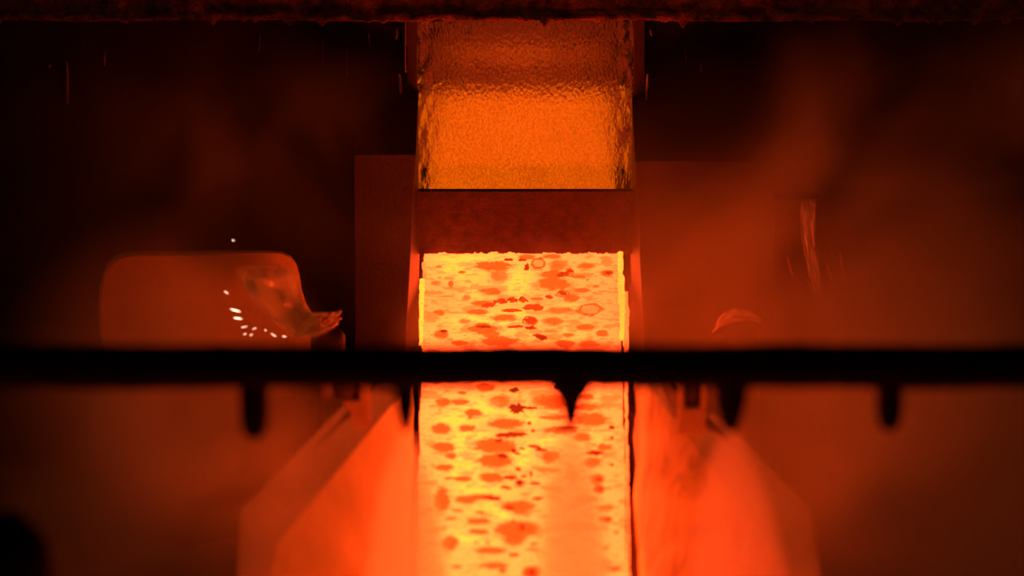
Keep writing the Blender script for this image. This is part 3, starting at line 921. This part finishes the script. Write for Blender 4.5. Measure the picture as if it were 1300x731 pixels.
# fans of spray from the three working nozzles
M['spray'] = spray_material('spray_mist', 8.0, .94)
M['spray_side'] = spray_material('spray_mist_side', 4.5, 0.88)


def jet(px, rows, mat, lab):
    bm = bmesh.new(); P, R = [], []
    for (py, xa, xb_) in rows:
        p = ony((xa + xb_) / 2, py, BY); P.append(p); R.append((xb_ - xa) / 2 * pxm)
    rings = []
    for p, r_ in zip(P, R):
        rings.append([bm.verts.new((p.x + r_ * math.cos(t * math.pi / 14), p.y + r_ * .7 * math.sin(t * math.pi / 14), p.z)) for t in range(28)])
    for a0, b0 in zip(rings[:-1], rings[1:]):
        for k in range(28): bm.faces.new((a0[k], a0[(k + 1) % 28], b0[(k + 1) % 28], b0[k]))
    bm.faces.new(rings[0]); bm.faces.new(rings[-1][::-1])
    o = obj('spray_jet', bm, mat, None, True); tag(o, lab, 'spray jet', 'spray jets below the header'); return o
jet(515, [(540, 510, 520), (570, 497, 533), (610, 482, 550), (660, 472, 562), (731, 462, 572), (1000, 440, 590)], M['spray'], 'blurred orange spray jet left of the slab below the header')
jet(725, [(540, 721, 729), (565, 708, 742), (600, 696, 755), (640, 689, 764), (680, 685, 770), (731, 682, 778), (1000, 660, 800)], M['spray'], 'blurred pale peach spray jet over the middle of the slab')
jet(928, [(540, 922, 934), (560, 908, 948), (600, 893, 966), (650, 883, 983), (700, 876, 995), (731, 872, 1002), (1000, 840, 1030)], M['spray_side'], 'blurred deep orange spray jet right of the slab')

# black round-topped bollard in the near left corner
by_ = -9.4
c = ony(-12, 731, by_); top = ony(-12, 652, by_).z
rr = 78 * PX * 50 * .85
bm = bmesh.new(); add_tube(bm, [(c.x, by_, FZ), (c.x, by_, top - rr * .95), (c.x, by_, top - rr * .5), (c.x, by_, top - rr * .18), (c.x, by_, top)], [rr, rr, rr * .88, rr * .6, rr * .1], 28)
bm.verts.ensure_lookup_table()
o = obj('bollard', bm, M['black'], None, True); tag(o, 'black round topped post in the near left corner', 'bollard')

# ------------------------------------------------------------------ steam
def puff(loc, rad, mat, lab):
    bm = bmesh.new(); bmesh.ops.create_icosphere(bm, subdivisions=3, radius=1)
    o = obj('steam', bm, mat); o.location = loc; o.scale = rad
    tag(o, lab, 'steam', kind='stuff')
M['steam'] = steam_material('steam_dense', .95, 1.15, .40, .64, 0.0, (.95, .92, .42))
M['steam_mid'] = steam_material('steam_mid', 1.0, 1.1, .40, .66, 0.0, (.95, .92, .42))
M['steam_thin'] = steam_material('steam_thin', .3, .9, .40, .7, 0.0, (.95, .92, .42))
M['steam_left'] = steam_material('steam_left', 2.6, 1.1, .40, .64, 0.0, (.95, .92, .42))
puff((1.9, -1.2, .3), (1.8, 1.5, 1.5), M['steam'], 'red lit steam drifting right of the mill')
puff((2.6, -1.0, 1.3), (1.6, 1.0, 1.2), M['steam_mid'], 'dim red steam hanging at upper right')
puff((-1.0, -.6, 1.05), (1.1, .8, .8), M['steam_thin'], 'thin dark steam above the left upright')
puff((1.5, -.7, .95), (1.7, .9, 1.0), M['steam_thin'], 'thin dark steam above the right upright')
M['steam_right'] = steam_material('steam_right', 1.7, 1.1, .28, .62, 0.0, (.95, .92, .42))
puff((2.3, -4.6, .9), (1.5, 2.3, 1.4), M['steam_right'], 'red lit steam over the floor at lower right')
puff((-1.9, -4.4, .9), (1.15, 2.2, 1.3), M['steam_left'], 'red lit steam over the floor at lower left')
puff((-1.9, -.7, .8), (1.8, .9, 1.3), M['steam_thin'], 'faint dark red steam before the wall at upper left')
puff((0, -.35, .08), (1.35, .6, .42), M['steam'], 'thin mist hanging before the crossbeam')
